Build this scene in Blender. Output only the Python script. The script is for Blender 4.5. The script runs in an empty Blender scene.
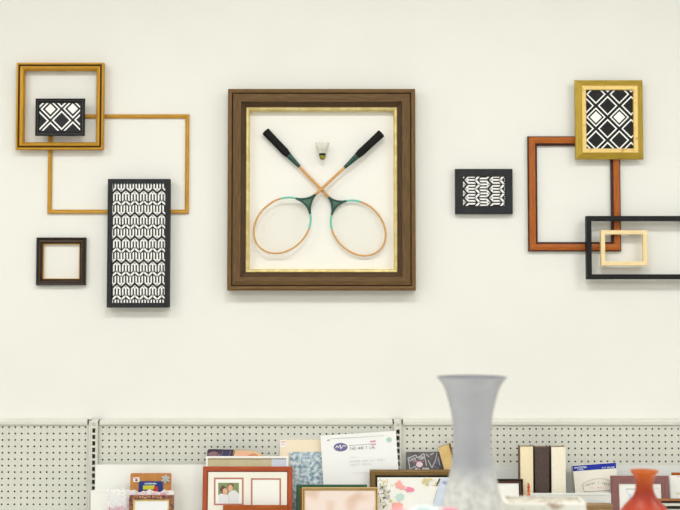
import bpy, math, random
from mathutils import Vector, Matrix
random.seed(7)
S = bpy.context.scene
COL = S.collection

# ------------------------------------------------------------------ camera, world, exposure
CAM_H = 1.65
PITCH = math.radians(2.7)
FPX = 1125.0
cam_d = bpy.data.cameras.new('camera')
cam = bpy.data.objects.new('camera', cam_d)
COL.objects.link(cam)
cam.location = (0, 0, CAM_H)
cam.rotation_euler = (math.pi/2 + PITCH, 0, 0)
cam_d.sensor_width = 36
cam_d.lens = 36*FPX/680
cam_d.dof.use_dof = True
cam_d.dof.focus_distance = 4.42
cam_d.dof.aperture_fstop = 5.0
S.camera = cam

w = bpy.data.worlds.new('world')
S.world = w
w.use_nodes = True
w.node_tree.nodes['Background'].inputs[0].default_value = (0.98, 1.0, 1.0, 1)
w.node_tree.nodes['Background'].inputs[1].default_value = 0.50

LAMP_W = 32.0
LAMP_COL = (0.985, 1.0, 0.99)
LAMPS = [(x, y) for y in (2.2, -0.6) for x in (-2.7, 0.0, 2.7)]
CEIL_Z = 3.8

S.view_settings.view_transform = 'Standard'
S.view_settings.look = 'None'
S.view_settings.gamma = 1
S.view_settings.use_curve_mapping = False
S.view_settings.exposure = 0.1

# ------------------------------------------------------------------ helpers
def lin(c):
    out = []
    for v in c[:3]:
        v = v/255.0
        out.append(v/12.92 if v <= 0.04045 else ((v+0.055)/1.055)**2.4)
    return (out[0], out[1], out[2], 1)

def mat(name, c, rough=0.5, metal=0.0, c2=None, scale=30.0, stretch=(1, 1, 1), coords='Object',
        lo=0.4, hi=0.6, bump=0.0, trans=0.0, alpha=1.0, detail=4.0, spec=0.5, sss=0.0):
    m = bpy.data.materials.new(name)
    m.use_nodes = True
    nt = m.node_tree
    b = nt.nodes['Principled BSDF']
    b.inputs['Base Color'].default_value = lin(c)
    b.inputs['Roughness'].default_value = rough
    b.inputs['Metallic'].default_value = metal
    b.inputs['Specular IOR Level'].default_value = spec
    b.inputs['Transmission Weight'].default_value = trans
    b.inputs['Alpha'].default_value = alpha
    b.inputs['Subsurface Weight'].default_value = sss
    tc = nt.nodes.new('ShaderNodeTexCoord')
    mp = nt.nodes.new('ShaderNodeMapping')
    mp.inputs['Scale'].default_value = stretch
    n = nt.nodes.new('ShaderNodeTexNoise')
    n.inputs['Scale'].default_value = scale
    n.inputs['Detail'].default_value = detail
    nt.links.new(tc.outputs[coords], mp.inputs[0])
    nt.links.new(mp.outputs[0], n.inputs[0])
    r = nt.nodes.new('ShaderNodeValToRGB')
    r.color_ramp.elements[0].position = lo
    r.color_ramp.elements[1].position = hi
    r.color_ramp.elements[0].color = lin(c)
    r.color_ramp.elements[1].color = lin(c2 if c2 else c)
    nt.links.new(n.outputs[0], r.inputs[0])
    nt.links.new(r.outputs[0], b.inputs['Base Color'])
    if bump:
        bp = nt.nodes.new('ShaderNodeBump')
        bp.inputs['Strength'].default_value = bump
        bp.inputs['Distance'].default_value = 0.002
        nt.links.new(n.outputs[0], bp.inputs['Height'])
        nt.links.new(bp.outputs[0], b.inputs['Normal'])
    return m

def wood(name, c, c2, rough=0.45, bump=0.15, metal=0.0):
    return mat(name, c, rough, metal, c2, 60, (0.25, 3.0, 1), 'UV', 0.3, 0.7, bump, spec=0.3)

# ray through a pixel of the photograph, used to measure sizes at a known distance
def ray(px, py):
    u, v = (px-340)/FPX, (255-py)/FPX
    return Vector((u, math.cos(PITCH)-v*math.sin(PITCH), math.sin(PITCH)+v*math.cos(PITCH)))
def W(px, py, Y):
    d = ray(px, py)
    return Vector((0, 0, CAM_H)) + d*(Y/d.y)

class Pl:
    """local frame of a thing: origin O, leaning back by an angle; q() gives local x,z on the plane local y = dy"""
    def __init__(s, O, lean=0.0):
        s.O = Vector(O); s.lean = lean
        s.M = Matrix.Translation(s.O) @ Matrix.Rotation(-lean, 4, 'X')
        s.I = s.M.inverted()
    def q(s, px, py, dy=0.0):
        o = s.I @ Vector((0, 0, CAM_H)); d = s.I.to_3x3() @ ray(px, py)
        t = (dy-o.y)/d.y
        p = o + d*t
        return (p.x, p.z)
    def sc(s):
        return (s.O.y)/FPX

class MB:
    def __init__(s):
        s.v = []; s.f = []; s.m = []; s.uv = []; s.sm = []
    def face(s, pts, m=0, uv=None, smooth=False):
        i = len(s.v)
        s.v += [tuple(p) for p in pts]
        s.f.append(tuple(range(i, i+len(pts)))); s.m.append(m); s.uv.append(uv); s.sm.append(smooth)
    def box(s, x0, x1, y0, y1, z0, z1, m=0):
        s.prism([(x0, z0), (x1, z0), (x1, z1), (x0, z1)], y0, y1, m)
    def prism(s, poly, y0, y1, m=0, mside=None):
        """poly in local x,z ; y0 front, y1 back"""
        if mside is None: mside = m
        a = sum(poly[i][0]*poly[(i+1) % len(poly)][1]-poly[(i+1) % len(poly)][0]*poly[i][1] for i in range(len(poly)))
        if a < 0: poly = poly[::-1]
        n = len(poly); i = len(s.v)
        s.v += [(x, y0, z) for x, z in poly] + [(x, y1, z) for x, z in poly]
        fs = [(tuple(i+k for k in range(n)), m), (tuple(i+n+k for k in reversed(range(n))), mside)]
        for k in range(n):
            l = (k+1) % n
            fs.append(((i+k, i+n+k, i+n+l, i+l), mside))
        for f, mm in fs:
            s.f.append(f); s.m.append(mm); s.uv.append(None); s.sm.append(False)
    def flat(s, poly, y, m=0):
        a = sum(poly[i][0]*poly[(i+1) % len(poly)][1]-poly[(i+1) % len(poly)][0]*poly[i][1] for i in range(len(poly)))
        if a < 0: poly = poly[::-1]
        s.face([(x, y, z) for x, z in poly], m)
    def lathe(s, prof, cx=0, cy=0, n=48, m=0, closed=False, fn=None):
        """prof list of (r,z)"""
        i = len(s.v)
        for r, z in prof:
            for k in range(n):
                a = 2*math.pi*k/n
                rr, zz = (r, z) if fn is None else fn(r, z, a)
                s.v.append((cx+rr*math.cos(a), cy+rr*math.sin(a), zz))
        for j in range(len(prof)-1):
            for k in range(n):
                l = (k+1) % n
                s.f.append((i+j*n+k, i+j*n+l, i+(j+1)*n+l, i+(j+1)*n+k)); s.m.append(m); s.uv.append(None); s.sm.append(True)
        if closed:
            for j, rev in ((0, True), (len(prof)-1, False)):
                ring = [i+j*n+k for k in range(n)]
                s.f.append(tuple(reversed(ring) if rev else ring)); s.m.append(m); s.uv.append(None); s.sm.append(False)
    def tube(s, pts, r, n=8, m=0, closed=False, rfun=None, squash=1.0):
        pts = [Vector(p) for p in pts]
        N = len(pts); i = len(s.v)
        for j, p in enumerate(pts):
            if closed: t = pts[(j+1) % N]-pts[j-1]
            else: t = pts[min(j+1, N-1)]-pts[max(j-1, 0)]
            t.normalize()
            ref = Vector((0, 1, 0)) if abs(t.y) < 0.95 else Vector((1, 0, 0))
            a = t.cross(ref).normalized(); b = t.cross(a).normalized()
            rr = r if rfun is None else rfun(j/(N-1))
            for k in range(n):
                th = 2*math.pi*k/n
                s.v.append(tuple(p + a*rr*math.cos(th) + b*rr*math.sin(th)*squash))
        for j in range(N if closed else N-1):
            jj = (j+1) % N
            for k in range(n):
                l = (k+1) % n
                s.f.append((i+j*n+k, i+j*n+l, i+jj*n+l, i+jj*n+k)); s.m.append(m); s.uv.append(None); s.sm.append(n > 4)
        if not closed:
            s.f.append(tuple(i+k for k in reversed(range(n)))); s.m.append(m); s.uv.append(None); s.sm.append(False)
            s.f.append(tuple(i+(N-1)*n+k for k in range(n))); s.m.append(m); s.uv.append(None); s.sm.append(False)
    def frame(s, x0, x1, z0, z1, prof, ms=0):
        """mitred frame. prof: list of (inset, y). ms: material per segment or one index"""
        P = list(prof)
        rings = []
        for ins, y in P:
            rings.append([(x0+ins, y, z1-ins), (x1-ins, y, z1-ins), (x1-ins, y, z0+ins), (x0+ins, y, z0+ins)])
        n = len(P); acc = 0
        for j in range(n):
            a, b = rings[j], rings[(j+1) % n]
            ln = math.hypot(P[j][0]-P[(j+1) % n][0], P[j][1]-P[(j+1) % n][1])
            mm = ms if isinstance(ms, int) else (ms[j] if j < len(ms) else ms[-1])
            for k in range(4):
                l = (k+1) % 4
                L = (Vector(a[l])-Vector(a[k])).length
                off = k*1.37
                s.face([a[k], b[k], b[l], a[l]], mm,
                       [(off, acc), (off, acc+ln), (off+L, acc+ln), (off+L, acc)])
            acc += ln
    def build(s, name, mats, parent=None, loc=None):
        me = bpy.data.meshes.new(name)
        me.from_pydata(s.v, [], s.f)
        if not isinstance(mats, (list, tuple)): mats = [mats]
        for q in mats: me.materials.append(q)
        uvl = me.uv_layers.new(name='UVMap')
        for p, m_, uv, sm in zip(me.polygons, s.m, s.uv, s.sm):
            p.material_index = m_
            p.use_smooth = sm
            for li, k in zip(p.loop_indices, range(p.loop_total)):
                if uv: uvl.data[li].uv = uv[k]
                else:
                    co = me.vertices[me.loops[li].vertex_index].co
                    uvl.data[li].uv = (co.x, co.z)
        me.validate()
        me.update()
        o = bpy.data.objects.new(name, me)
        COL.objects.link(o)
        if parent is not None: o.parent = parent
        if loc is not None: o.location = loc
        return o

def tag(o, label=None, cat=None, group=None, kind=None):
    if label: o['label'] = label
    if cat: o['category'] = cat
    if group: o['group'] = group
    if kind: o['kind'] = kind
    return o

def thing(name, label, cat, pl, group=None):
    o = bpy.data.objects.new(name, None)
    COL.objects.link(o)
    o.empty_display_size = 0.05
    o.location = pl.O; o.rotation_euler = (-pl.lean, 0, 0)
    return tag(o, label, cat, group)

def struct(name, mb, m):
    return tag(mb.build(name, m), kind='structure')

def rect_at(pl, r, dy):
    """photo rectangle (x0,y0,x1,y1) measured on local plane y=dy -> x0,x1,z0,z1"""
    a, b, c, d = pl.q(r[0], r[1], dy), pl.q(r[2], r[1], dy), pl.q(r[0], r[3], dy), pl.q(r[2], r[3], dy)
    return ((a[0]+c[0])/2, (b[0]+d[0])/2, (c[1]+d[1])/2, (a[1]+b[1])/2)

def clip(poly, x0, x1, y0, y1):
    def cut(P, ins, inter):
        out = []
        for i in range(len(P)):
            a, b = P[i-1], P[i]
            if ins(b):
                if not ins(a): out.append(inter(a, b))
                out.append(b)
            elif ins(a): out.append(inter(a, b))
        return out
    def ix(v): return lambda a, b: (v, a[1]+(b[1]-a[1])*(v-a[0])/(b[0]-a[0]))
    def iy(v): return lambda a, b: (a[0]+(b[0]-a[0])*(v-a[1])/(b[1]-a[1]), v)
    for ins, inter in ((lambda p: p[0] >= x0, ix(x0)), (lambda p: p[0] <= x1, ix(x1)),
                       (lambda p: p[1] >= y0, iy(y0)), (lambda p: p[1] <= y1, iy(y1))):
        poly = cut(poly, ins, inter)
        if len(poly) < 3: return []
    return poly

def stroke(a, b, w, ext=0.0):
    dx, dy = b[0]-a[0], b[1]-a[1]
    L = math.hypot(dx, dy); dx /= L; dy /= L
    a = (a[0]-dx*ext, a[1]-dy*ext); b = (b[0]+dx*ext, b[1]+dy*ext)
    nx, ny = -dy*w/2, dx*w/2
    return [(a[0]+nx, a[1]+ny), (b[0]+nx, b[1]+ny), (b[0]-nx, b[1]-ny), (a[0]-nx, a[1]-ny)]

def arrows(c0, z0, p, P, kr, mr, wd):
    """interlocking arrow pattern; columns along u with period p, rows along v with period P"""
    out = []
    e = wd*0.25
    a = 0.086*P                      # half height of the zigzag
    sl = 2*a/(p/2)                   # its slope
    hv = wd/2*math.hypot(1, sl)      # half thickness measured along v
    for m in range(*mr):
        z = z0 + m*P
        for k in range(*kr):
            c = c0 + k*p
            out.append(stroke((c, z-a), (c+p/2, z+a), wd*1.12, e))
            out.append(stroke((c+p/2, z+a), (c+p, z-a), wd*1.12, e))
            for cc, sg in ((c, -1), (c+p/2, 1)):
                top = 0.484*P
                ax = 0.335*p; w2 = wd*0.46
                out.append(stroke((cc, z+sg*a), (cc, z+sg*top), wd*0.92))
                for q in (-1, 1):
                    kn = (cc+q*ax, z+sg*(top-sl*ax))
                    out.append(stroke((cc, z+sg*top), kn, wd, e))
                    end = lambda x: z+sg*(a-sl*x+hv+0.080*P)   # slanted cut parallel to the zigzag
                    out.append([(cc+q*(ax-w2), kn[1]), (cc+q*(ax+w2), kn[1]), (cc+q*(ax+w2), end(ax+w2)), (cc+q*(ax-w2), end(ax-w2))])
    return out

def ring4(cx, cy, R, r):
    o = [(cx, cy-R), (cx+R, cy), (cx, cy+R), (cx-R, cy)]
    i = [(cx, cy-r), (cx+r, cy), (cx, cy+r), (cx-r, cy)]
    return [[o[k], o[(k+1) % 4], i[(k+1) % 4], i[k]] for k in range(4)]

# ------------------------------------------------------------------ materials
M_wall = mat('painted_wall', (241, 240, 234), 0.85, c2=(239, 238, 232), scale=3, bump=0.03, spec=0.2)
M_ceil = mat('ceiling_paint', (240, 240, 236), 0.9)
M_floor = mat('floor_vinyl', (205, 200, 190), 0.5, c2=(196, 190, 180), scale=4)
M_hard = mat('hardboard_hole_dark', (74, 62, 46), 0.9)  # hardboard hole walls, and the unseen sheet added to darken the holes
M_peg = mat('pegboard_enamel', (218, 218, 208), 0.55, c2=(215, 215, 205), scale=6)
M_metal = mat('beige_steel', (224, 223, 213), 0.45, c2=(220, 219, 209), scale=8)
M_steel = mat('screw_steel', (120, 118, 112), 0.35, 0.8)
M_black = mat('black_satin', (15, 15, 16), 0.5, c2=(20, 20, 21), scale=40, spec=0.3)
M_char = mat('charcoal_lacquer', (36, 37, 41), 0.6, c2=(41, 42, 46), scale=60, spec=0.3)
M_white = mat('white_card', (246, 245, 240), 0.7)
M_ivory = mat('ivory_mat_board', (243, 240, 228), 0.75)
M_latt = mat('lattice_white', (252, 251, 248), 0.6)
M_gold = wood('antique_gold', (206, 156, 50), (180, 128, 34), 0.42, 0.2, 0.35)
M_golddk = wood('gold_groove_dark', (98, 72, 26), (78, 56, 20), 0.6, 0.1)  # darker gold set in the moulding groove
M_goldth = wood('thin_gold_wood', (206, 158, 60), (180, 130, 42), 0.45, 0.15, 0.15)
M_oldgold = wood('olive_gold_leaf', (196, 166, 66), (168, 138, 46), 0.42, 0.3, 0.35)
M_palegold = mat('pale_gold_leaf', (238, 206, 128), 0.4, 0.25, (205, 150, 88), 42, lo=0.56, hi=0.72)
M_brownfr = wood('distressed_brown_wood', (116, 88, 52), (86, 64, 36), 0.6, 0.5)
M_brownlip = wood('worn_brown_lip', (126, 94, 52), (96, 70, 36), 0.55, 0.3)
M_browndk = wood('dark_walnut_step', (88, 66, 44), (68, 50, 34), 0.6, 0.2)
M_fillet = mat('champagne_fillet', (232, 214, 150), 0.35, 0.35, (214, 192, 122), 30)
M_back = mat('shadow_box_backing', (246, 244, 238), 0.85)
M_choc = wood('espresso_wood', (30, 23, 20), (42, 31, 25), 0.35, 0.1)
M_chocl = wood('espresso_ridge', (84, 64, 48), (64, 48, 36), 0.3, 0.1)
M_cherry = wood('cherry_wood', (188, 104, 34), (152, 76, 20), 0.38, 0.15)
M_cherrydk = wood('cherry_dark_edge', (70, 34, 22), (54, 26, 18), 0.45, 0.1)  # darker brown for the outer and inner edges of the cherry moulding
M_cream = wood('cream_painted_wood', (248, 226, 178), (240, 214, 160), 0.5, 0.05)
M_grip = mat('black_leather_grip', (18, 17, 17), 0.7, c2=(26, 25, 24), scale=120, bump=0.2, spec=0.2)
M_green = mat('dark_green_lacquer', (22, 72, 62), 0.35)
M_teal = mat('teal_lacquer', (110, 196, 176), 0.35)
M_ash = wood('ash_wood', (222, 174, 112), (204, 150, 88), 0.4, 0.1)
M_string = mat('nylon_string', (244, 240, 228), 0.5)
M_feather = mat('white_feather', (240, 237, 226), 0.8, alpha=0.6)
M_cork = mat('olive_cork', (150, 146, 40), 0.6, c2=(120, 116, 30), scale=200)

M_greyr = mat('grey_ridge', (66, 66, 66), 0.5)  # plain grey band along the moulding ridge
# ------------------------------------------------------------------ structure
WALL_Y = 4.5
b = MB(); b.box(-4.2, 4.2, WALL_Y, WALL_Y+0.15, 0, CEIL_Z); struct('wall_back', b, M_wall)
b = MB(); b.box(-4.2, 4.2, -3.0, WALL_Y, -0.1, 0); struct('floor', b, M_floor)
b = MB(); b.box(-4.2, 4.2, -3.0, WALL_Y+0.15, CEIL_Z, CEIL_Z+0.1); struct('ceiling', b, M_ceil)
b = MB(); b.box(-4.35, -4.2, -3.0, WALL_Y+0.15, 0, CEIL_Z); struct('wall_left', b, M_wall)
b = MB(); b.box(4.2, 4.35, -3.0, WALL_Y+0.15, 0, CEIL_Z); struct('wall_right', b, M_wall)

M_diff = bpy.data.materials.new('lamp_diffuser'); M_diff.use_nodes = True
M_diff.node_tree.nodes['Principled BSDF'].inputs['Emission Color'].default_value = (1, 0.98, 0.93, 1)
M_diff.node_tree.nodes['Principled BSDF'].inputs['Emission Strength'].default_value = 2.0
for i, (lx, ly) in enumerate(LAMPS):
    pl = Pl((lx, ly, CEIL_Z))
    t = thing('ceiling_light', 'white recessed fluorescent ceiling light above the shop aisle', 'ceiling light', pl, 'fluorescent ceiling lights')
    b = MB(); b.box(-0.65, 0.65, -0.35, 0.35, -0.05, -0.0); b.build('housing', M_metal, t)
    b = MB(); b.box(-0.6, 0.6, -0.3, 0.3, -0.056, -0.051); b.build('diffuser', M_diff, t)
    ld = bpy.data.lights.new('tube_light', 'AREA'); ld.shape = 'RECTANGLE'; ld.size = 1.2; ld.size_y = 0.6
    ld.energy = LAMP_W; ld.color = LAMP_COL
    lo = bpy.data.objects.new('tube_light', ld); COL.objects.link(lo); lo.parent = t; lo.location = (0, 0, -0.065)

# ------------------------------------------------------------------ pegboard wall fixture
PEG_Y = 4.42
SHELF_Z = 0.80
def pegboard(xl, xr, top_py, hx0, ncol, pitch, row0_py, nrow, label):
    O = W((xl+xr)/2, top_py, PEG_Y); O.z = 0
    pl = Pl(O)
    t = thing('pegboard_panel', label, 'pegboard', pl, 'pegboard panels along the wall')
    X0 = pl.q(xl, 430)[0]-0.004; X1 = pl.q(xr, 430)[0]+0.004
    zt = pl.q((xl+xr)/2, top_py+3.6)[1]
    hx = pl.q(hx0, 428)[0]; hz = pl.q(hx0, row0_py)[1]
    b = MB()
    r = 0.0037; th = 0.006; hp = pitch/2
    for i in range(ncol):
        for j in range(nrow):
            cx = hx+i*pitch; cz = hz-j*pitch
            sq = [(cx+hp*math.copysign(min(1, abs(math.cos(a))*1.5), math.cos(a)) if abs(math.cos(a)) > 0.1 else cx,
                   cz+hp*math.copysign(min(1, abs(math.sin(a))*1.5), math.sin(a)) if abs(math.sin(a)) > 0.1 else cz)
                  for a in [k*math.pi/4 for k in range(8)]]
            oc = [(cx+r*math.cos(k*math.pi/4), cz+r*math.sin(k*math.pi/4)) for k in range(8)]
            for k in range(8):
                l = (k+1) % 8
                b.face([(sq[k][0], 0, sq[k][1]), (sq[l][0], 0, sq[l][1]), (oc[l][0], 0, oc[l][1]), (oc[k][0], 0, oc[k][1])])
                b.face([(oc[k][0], 0, oc[k][1]), (oc[l][0], 0, oc[l][1]), (oc[l][0], th, oc[l][1]), (oc[k][0], th, oc[k][1])], 1)
    gx0, gx1 = hx-hp, hx+(ncol-0.5)*pitch
    gz1, gz0 = hz+hp, hz-(nrow-0.5)*pitch
    def q(a, b_, c, d): b.face([(a, 0, c), (b_, 0, c), (b_, 0, d), (a, 0, d)])
    if X0 < gx0: q(X0, gx0, gz0, zt)
    if X1 > gx1: q(gx1, X1, gz0, zt)
    q(gx0, gx1, gz1, zt)
    q(X0, X1, 0.1, gz0)
    b.box(X0, X0+0.004, 0.0, 0.03, 0.1, zt); b.box(X1-0.004, X1, 0.0, 0.03, 0.1, zt)
    b.build('perforated_board', [M_peg, M_hard], t)
    b = MB(); b.box(X0+0.005, X1-0.005, 0.020, 0.024, 0.6, zt-0.002); b.build('hole_darkening_sheet', M_hard, t)  # dark sheet added behind the board so its holes read dark
    b = MB()
    zr = pl.q((xl+xr)/2, top_py, -0.007)[1]
    # folded steel rail: front lip and flat top that reaches the wall
    y0 = -0.007
    sec = [(y0, zt-0.001), (y0, zr-0.003), (y0+0.003, zr), (0.079, zr), (0.079, zr-0.004), (0.003, zr-0.004), (0.003, zt+0.004), (0.0, zt-0.001)]
    x0r, x1r = X0+0.010, X1-0.010
    n = len(sec)
    for k in range(n):
        l = (k+1) % n
        b.face([(x0r, sec[k][0], sec[k][1]), (x0r, sec[l][0], sec[l][1]), (x1r, sec[l][0], sec[l][1]), (x1r, sec[k][0], sec[k][1])][::-1])
    b.face([(x0r, y, z) for y, z in sec]); b.face([(x1r, y, z) for y, z in sec][::-1])
    rail = b.build('top_rail', M_metal, t)
    for sx in (x0r-0.002, x1r+0.002):
        b = MB(); b.lathe([(0.0005, 0.006), (0.003, 0.005), (0.0035, 0), (0.0035, -0.01)], sx, 0.0, 12)
        o = b.build('screw', M_steel, rail); o.location = (0, 0.002, zr)
    return pl
pegboard(-60, 89.0, 420.6, 2.35-6.335*9, 23, 0.02489, 427.1, 17, 'left pegboard panel whose holes run down to the bottom of the photo')
pegboard(98.3, 394.0, 420.6, 102.9, 46, 0.02494, 427.5, 17, 'middle pegboard panel behind the leaning certificate and red-brown double photo frame')
pegboard(401.3, 705, 420.8, 407.1, 46, 0.02520, 428.9, 17, 'right pegboard panel behind the grey vase and the three upright albums')

def upright(xl, xr, slot_x, slot_y, label):
    O = W((xl+xr)/2, 425, PEG_Y-0.008); O.z = 0
    pl = Pl(O)
    X0, X1 = pl.q(xl, 430)[0], pl.q(xr, 430)[0]
    zt = pl.q(xl, 421.2)[1]
    sx = pl.q(slot_x, 430)[0]; hw = 0.0062
    b = MB()
    pitch = 0.0249; hh = 0.0088
    z1 = pl.q(slot_x, slot_y)[1]
    zs = [z1-k*pitch for k in range(22)]
    def strip(a, c, z0, zt_): b.face([(a, 0, z0), (c, 0, z0), (c, 0, zt_), (a, 0, zt_)])
    strip(X0, sx-hw, 0, zt); strip(sx+hw, X1, 0, zt)
    prev = zt
    # small round keyhole near the top
    kz = (zt + zs[0]+hh)/2
    for z in zs:
        strip(sx-hw, sx+hw, z+hh, prev)
        for a, c, d, e in ((sx-hw, sx-hw, z-hh, z+hh), (sx+hw, sx+hw, z-hh, z+hh)):
            b.face([(a, 0, d), (a, 0, e), (a, 0.012, e), (a, 0.012, d)])
        for zz in (z-hh, z+hh):
            b.face([(sx-hw, 0, zz), (sx+hw, 0, zz), (sx+hw, 0.012, zz), (sx-hw, 0.012, zz)])
        prev = z-hh
    strip(sx-hw, sx+hw, 0, prev)
    D = 0.078
    b.face([(X0+.005, 0, 0), (X0+.005, 0, zt), (X0+.005, D, zt), (X0+.005, D, 0)]); b.face([(X1-.005, 0, 0), (X1-.005, D, 0), (X1-.005, D, zt), (X1-.005, 0, zt)])
    b.face([(X0, 0, zt), (X1, 0, zt), (X1, D, zt), (X0, D, zt)])
    # rolled edges
    b.box(X0-0.001, X0+0.004, -0.003, 0.0, 0, zt); b.box(X1-0.004, X1+0.001, -0.003, 0.0, 0, zt)
    t = thing('slotted_upright', label, 'shelf upright', pl, 'slotted steel uprights')
    b.build('channel', M_metal, t)
    b = MB(); b.lathe([(0.0008, 0.0), (0.004, 0.001), (0.0045, 0.003)], 0, 0, 14)
    o = b.build('rivet', M_steel, t); o.rotation_euler = (math.pi/2, 0, 0); o.location = (sx, 0.001, kz+0.002)
upright(89.4, 97.8, 93.8, 430.6, 'beige slotted steel upright beside the left pegboard panel')
upright(394.4, 401.0, 398.0, 431.8, 'beige slotted steel upright between middle and right pegboard panels')

# a long steel shelf per bay; its edge lies just below the picture
def shelf(xl, xr, label):
    O = W((xl+xr)/2, 500, 4.2); O.z = SHELF_Z-0.03
    X0, X1 = W(xl, 430, PEG_Y).x, W(xr, 430, PEG_Y).x
    O.x = (X0+X1)/2; hw = (X1-X0)/2-0.004
    t = thing('shelf', label, 'shelf', Pl(O), 'steel shelves below the pegboard')
    b = MB(); b.box(-hw, hw, 3.98-4.2, 4.405-4.2, 0.0, 0.03); b.build('shelf_deck', M_metal, t)
    b = MB(); b.box(-hw, hw, 3.97-4.2, 3.98-4.2, -0.02, 0.03); b.build('price_rail', M_white, t)
shelf(-60, 93.6, 'beige steel shelf under the left pegboard panel')
shelf(93.6, 398, 'beige steel shelf carrying picture frames under the middle pegboard panel')
shelf(398, 705, 'beige steel shelf carrying frames and albums under the right pegboard panel')

# ------------------------------------------------------------------ framed things on the wall
def wallpl(r):
    c = W((r[0]+r[2])/2, (r[1]+r[3])/2, WALL_Y)
    return Pl(c)
S4 = WALL_Y/FPX   # metres per photo pixel on the wall

def wall_frame(name, label, rect, front, back, prof, mats, ms, group=None, cat='picture frame', part='moulding', hang=0.0):
    """prof: (inset px, distance below the front face in m)"""
    pl = wallpl(rect)
    t = thing(name, label, cat, pl, group)
    x0, x1, z0, z1 = rect_at(pl, rect, -front)
    P = [(0, -back)] + [(i*S4, -(front-d)) for i, d in prof]
    P.append((prof[-1][0]*S4, -back))
    b = MB(); b.frame(x0, x1, z0, z1, P, ms)
    b.build(part, mats, t)
    if back > 0.004:      # wooden spacer block behind the top rail carries the frame off the wall
        xm = (x0+x1)/2+hang; wi = prof[-1][0]*S4
        b = MB(); b.box(xm-0.02, xm+0.02, -back, 0, z1-wi*0.8, z1-wi*0.25)
        b.build('hanger_block', M_choc, t)
    return t, pl, (x0, x1, z0, z1)

# 1 thin gold frame
wall_frame('picture_frame', 'large empty thin gold-wood frame, behind the square gold frame and tall arrow panel', (47.8, 114.2, 188.8, 213.4), 0.012, 0.0,
           [(0, 0.002), (0.6, 0.0), (2.6, 0.001), (3.4, 0.005), (3.9, 0.005)], [M_goldth], 0)
# 2 thick square gold frame
wall_frame('picture_frame', 'square antique gold frame with a grooved edge at upper left of the wall', (15.9, 62.5, 103.4, 149.5), 0.038, 0.0135,
           [(0, 0.003), (0.5, 0.0), (1.9, 0.0), (2.4, 0.006), (3.3, 0.007), (3.8, 0.001), (5.0, 0.0), (6.6, 0.003), (7.7, 0.010)],
           [M_gold, M_golddk], [0, 0, 0, 1, 1, 1, 0, 0, 0, 0])
# 3 small black lattice frame
t, pl, R = wall_frame('lattice_frame', 'small black frame with white diamond lattice, overlapping the square gold frame', (35.2, 98.4, 84.7, 135.7), 0.046, 0.0385,
           [(0, 0.002), (0.5, 0.0), (1.9, 0.001), (2.3, 0.0), (3.4, 0.001), (4.1, 0.006)], [M_black, M_greyr], [0, 0, 0, 1, 0, 0, 0], cat='wall art')
def lattice_panel(pl, t, R, polys, cl, dep, inset, mback, raise_=0.0015, name='lattice_panel'):
    b = MB()
    i = inset*S4
    b.box(R[0]+i, R[1]-i, -dep, -dep+0.004, R[2]+i, R[3]-i, 0)
    for p in polys:
        p = clip(p, *cl)
        if len(p) >= 3:
            b.prism([pl.q(x, y, -dep-raise_) for x, y in p], -dep-raise_, -dep, 1)
    return b.build(name, [mback, M_latt], t)
px = lambda x, y: (32+x/11.33, 95+y/11.33)
P = []
for i in range(-2, 4):
    for j in range(-2, 4):
        for off in (0, 1):
            cx = 208+254*i+127*off; cy = 160+254*j*1.0+(126*off) - i*5
            c = px(cx, cy)
            P += ring4(c[0], c[1], 111/11.33, 89/11.33)
            if off == 0 and j == 0: P.append([(c[0], c[1]-5.3), (c[0]+5.3, c[1]), (c[0], c[1]+5.3), (c[0]-5.3, c[1])])
lattice_panel(pl, t, R, P, (39.4, 80.0, 103.1, 130.6), 0.040, 3.6, M_char)
# 4 square espresso frame
wall_frame('picture_frame', 'small square espresso-brown empty frame at lower left, below the thin gold frame', (35.9, 237.4, 85.3, 285.2), 0.022, 0.0,
           [(0, 0.004), (0.6, 0.001), (2.6, 0.004), (3.3, 0.001), (4.2, 0.0), (4.8, 0.005), (6.2, 0.010), (6.7, 0.010)],
           [M_choc, M_chocl, M_goldth], [0, 0, 0, 1, 1, 0, 0, 2])
# 5 tall arrow panel
t, pl, R = wall_frame('pattern_panel', 'tall charcoal box frame with white interlocking arrow pattern', (107.2, 178.9, 169.4, 307.6), 0.044, 0.0130,
           [(0, 0.001), (0.3, 0.0), (4.4, 0.0), (4.6, 0.007)], [M_char], 0, cat='wall art', part='box_frame')
lattice_panel(pl, t, R, arrows(116.8, 203.05-23.6, 8.97, 23.6, (-2, 7), (0, 7), 1.62), (112.2, 165.2, 183.6, 302.8), 0.037, 4.2, M_black, 0.0012, 'arrow_lattice')
# 6 small landscape arrow panel
t, pl, R = wall_frame('pattern_panel', 'small landscape charcoal panel with white sideways arrows, left of the cherry frame', (455.4, 168.9, 512.7, 213.8), 0.024, 0.0,
           [(0, 0.001), (0.3, 0.0), (7.0, 0.0), (7.2, 0.003)], [M_char], 0, cat='wall art', part='box_frame')
A = [[(y, x) for x, y in p] for p in arrows(179.9, 477.6-24.6, 8.95, 24.6, (-2, 4), (0, 3), 1.7)]
lattice_panel(pl, t, R, A, (463.1, 504.9, 176.8, 205.8), 0.021, 6.8, M_black, 0.001, 'arrow_lattice')
# 7 cherry frame
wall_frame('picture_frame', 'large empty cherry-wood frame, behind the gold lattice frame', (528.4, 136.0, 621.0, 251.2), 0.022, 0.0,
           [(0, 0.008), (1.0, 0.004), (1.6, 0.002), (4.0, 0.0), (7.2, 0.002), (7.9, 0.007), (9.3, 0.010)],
           [M_cherry, M_cherrydk], [1, 1, 0, 0, 0, 1, 1, 1])
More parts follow.
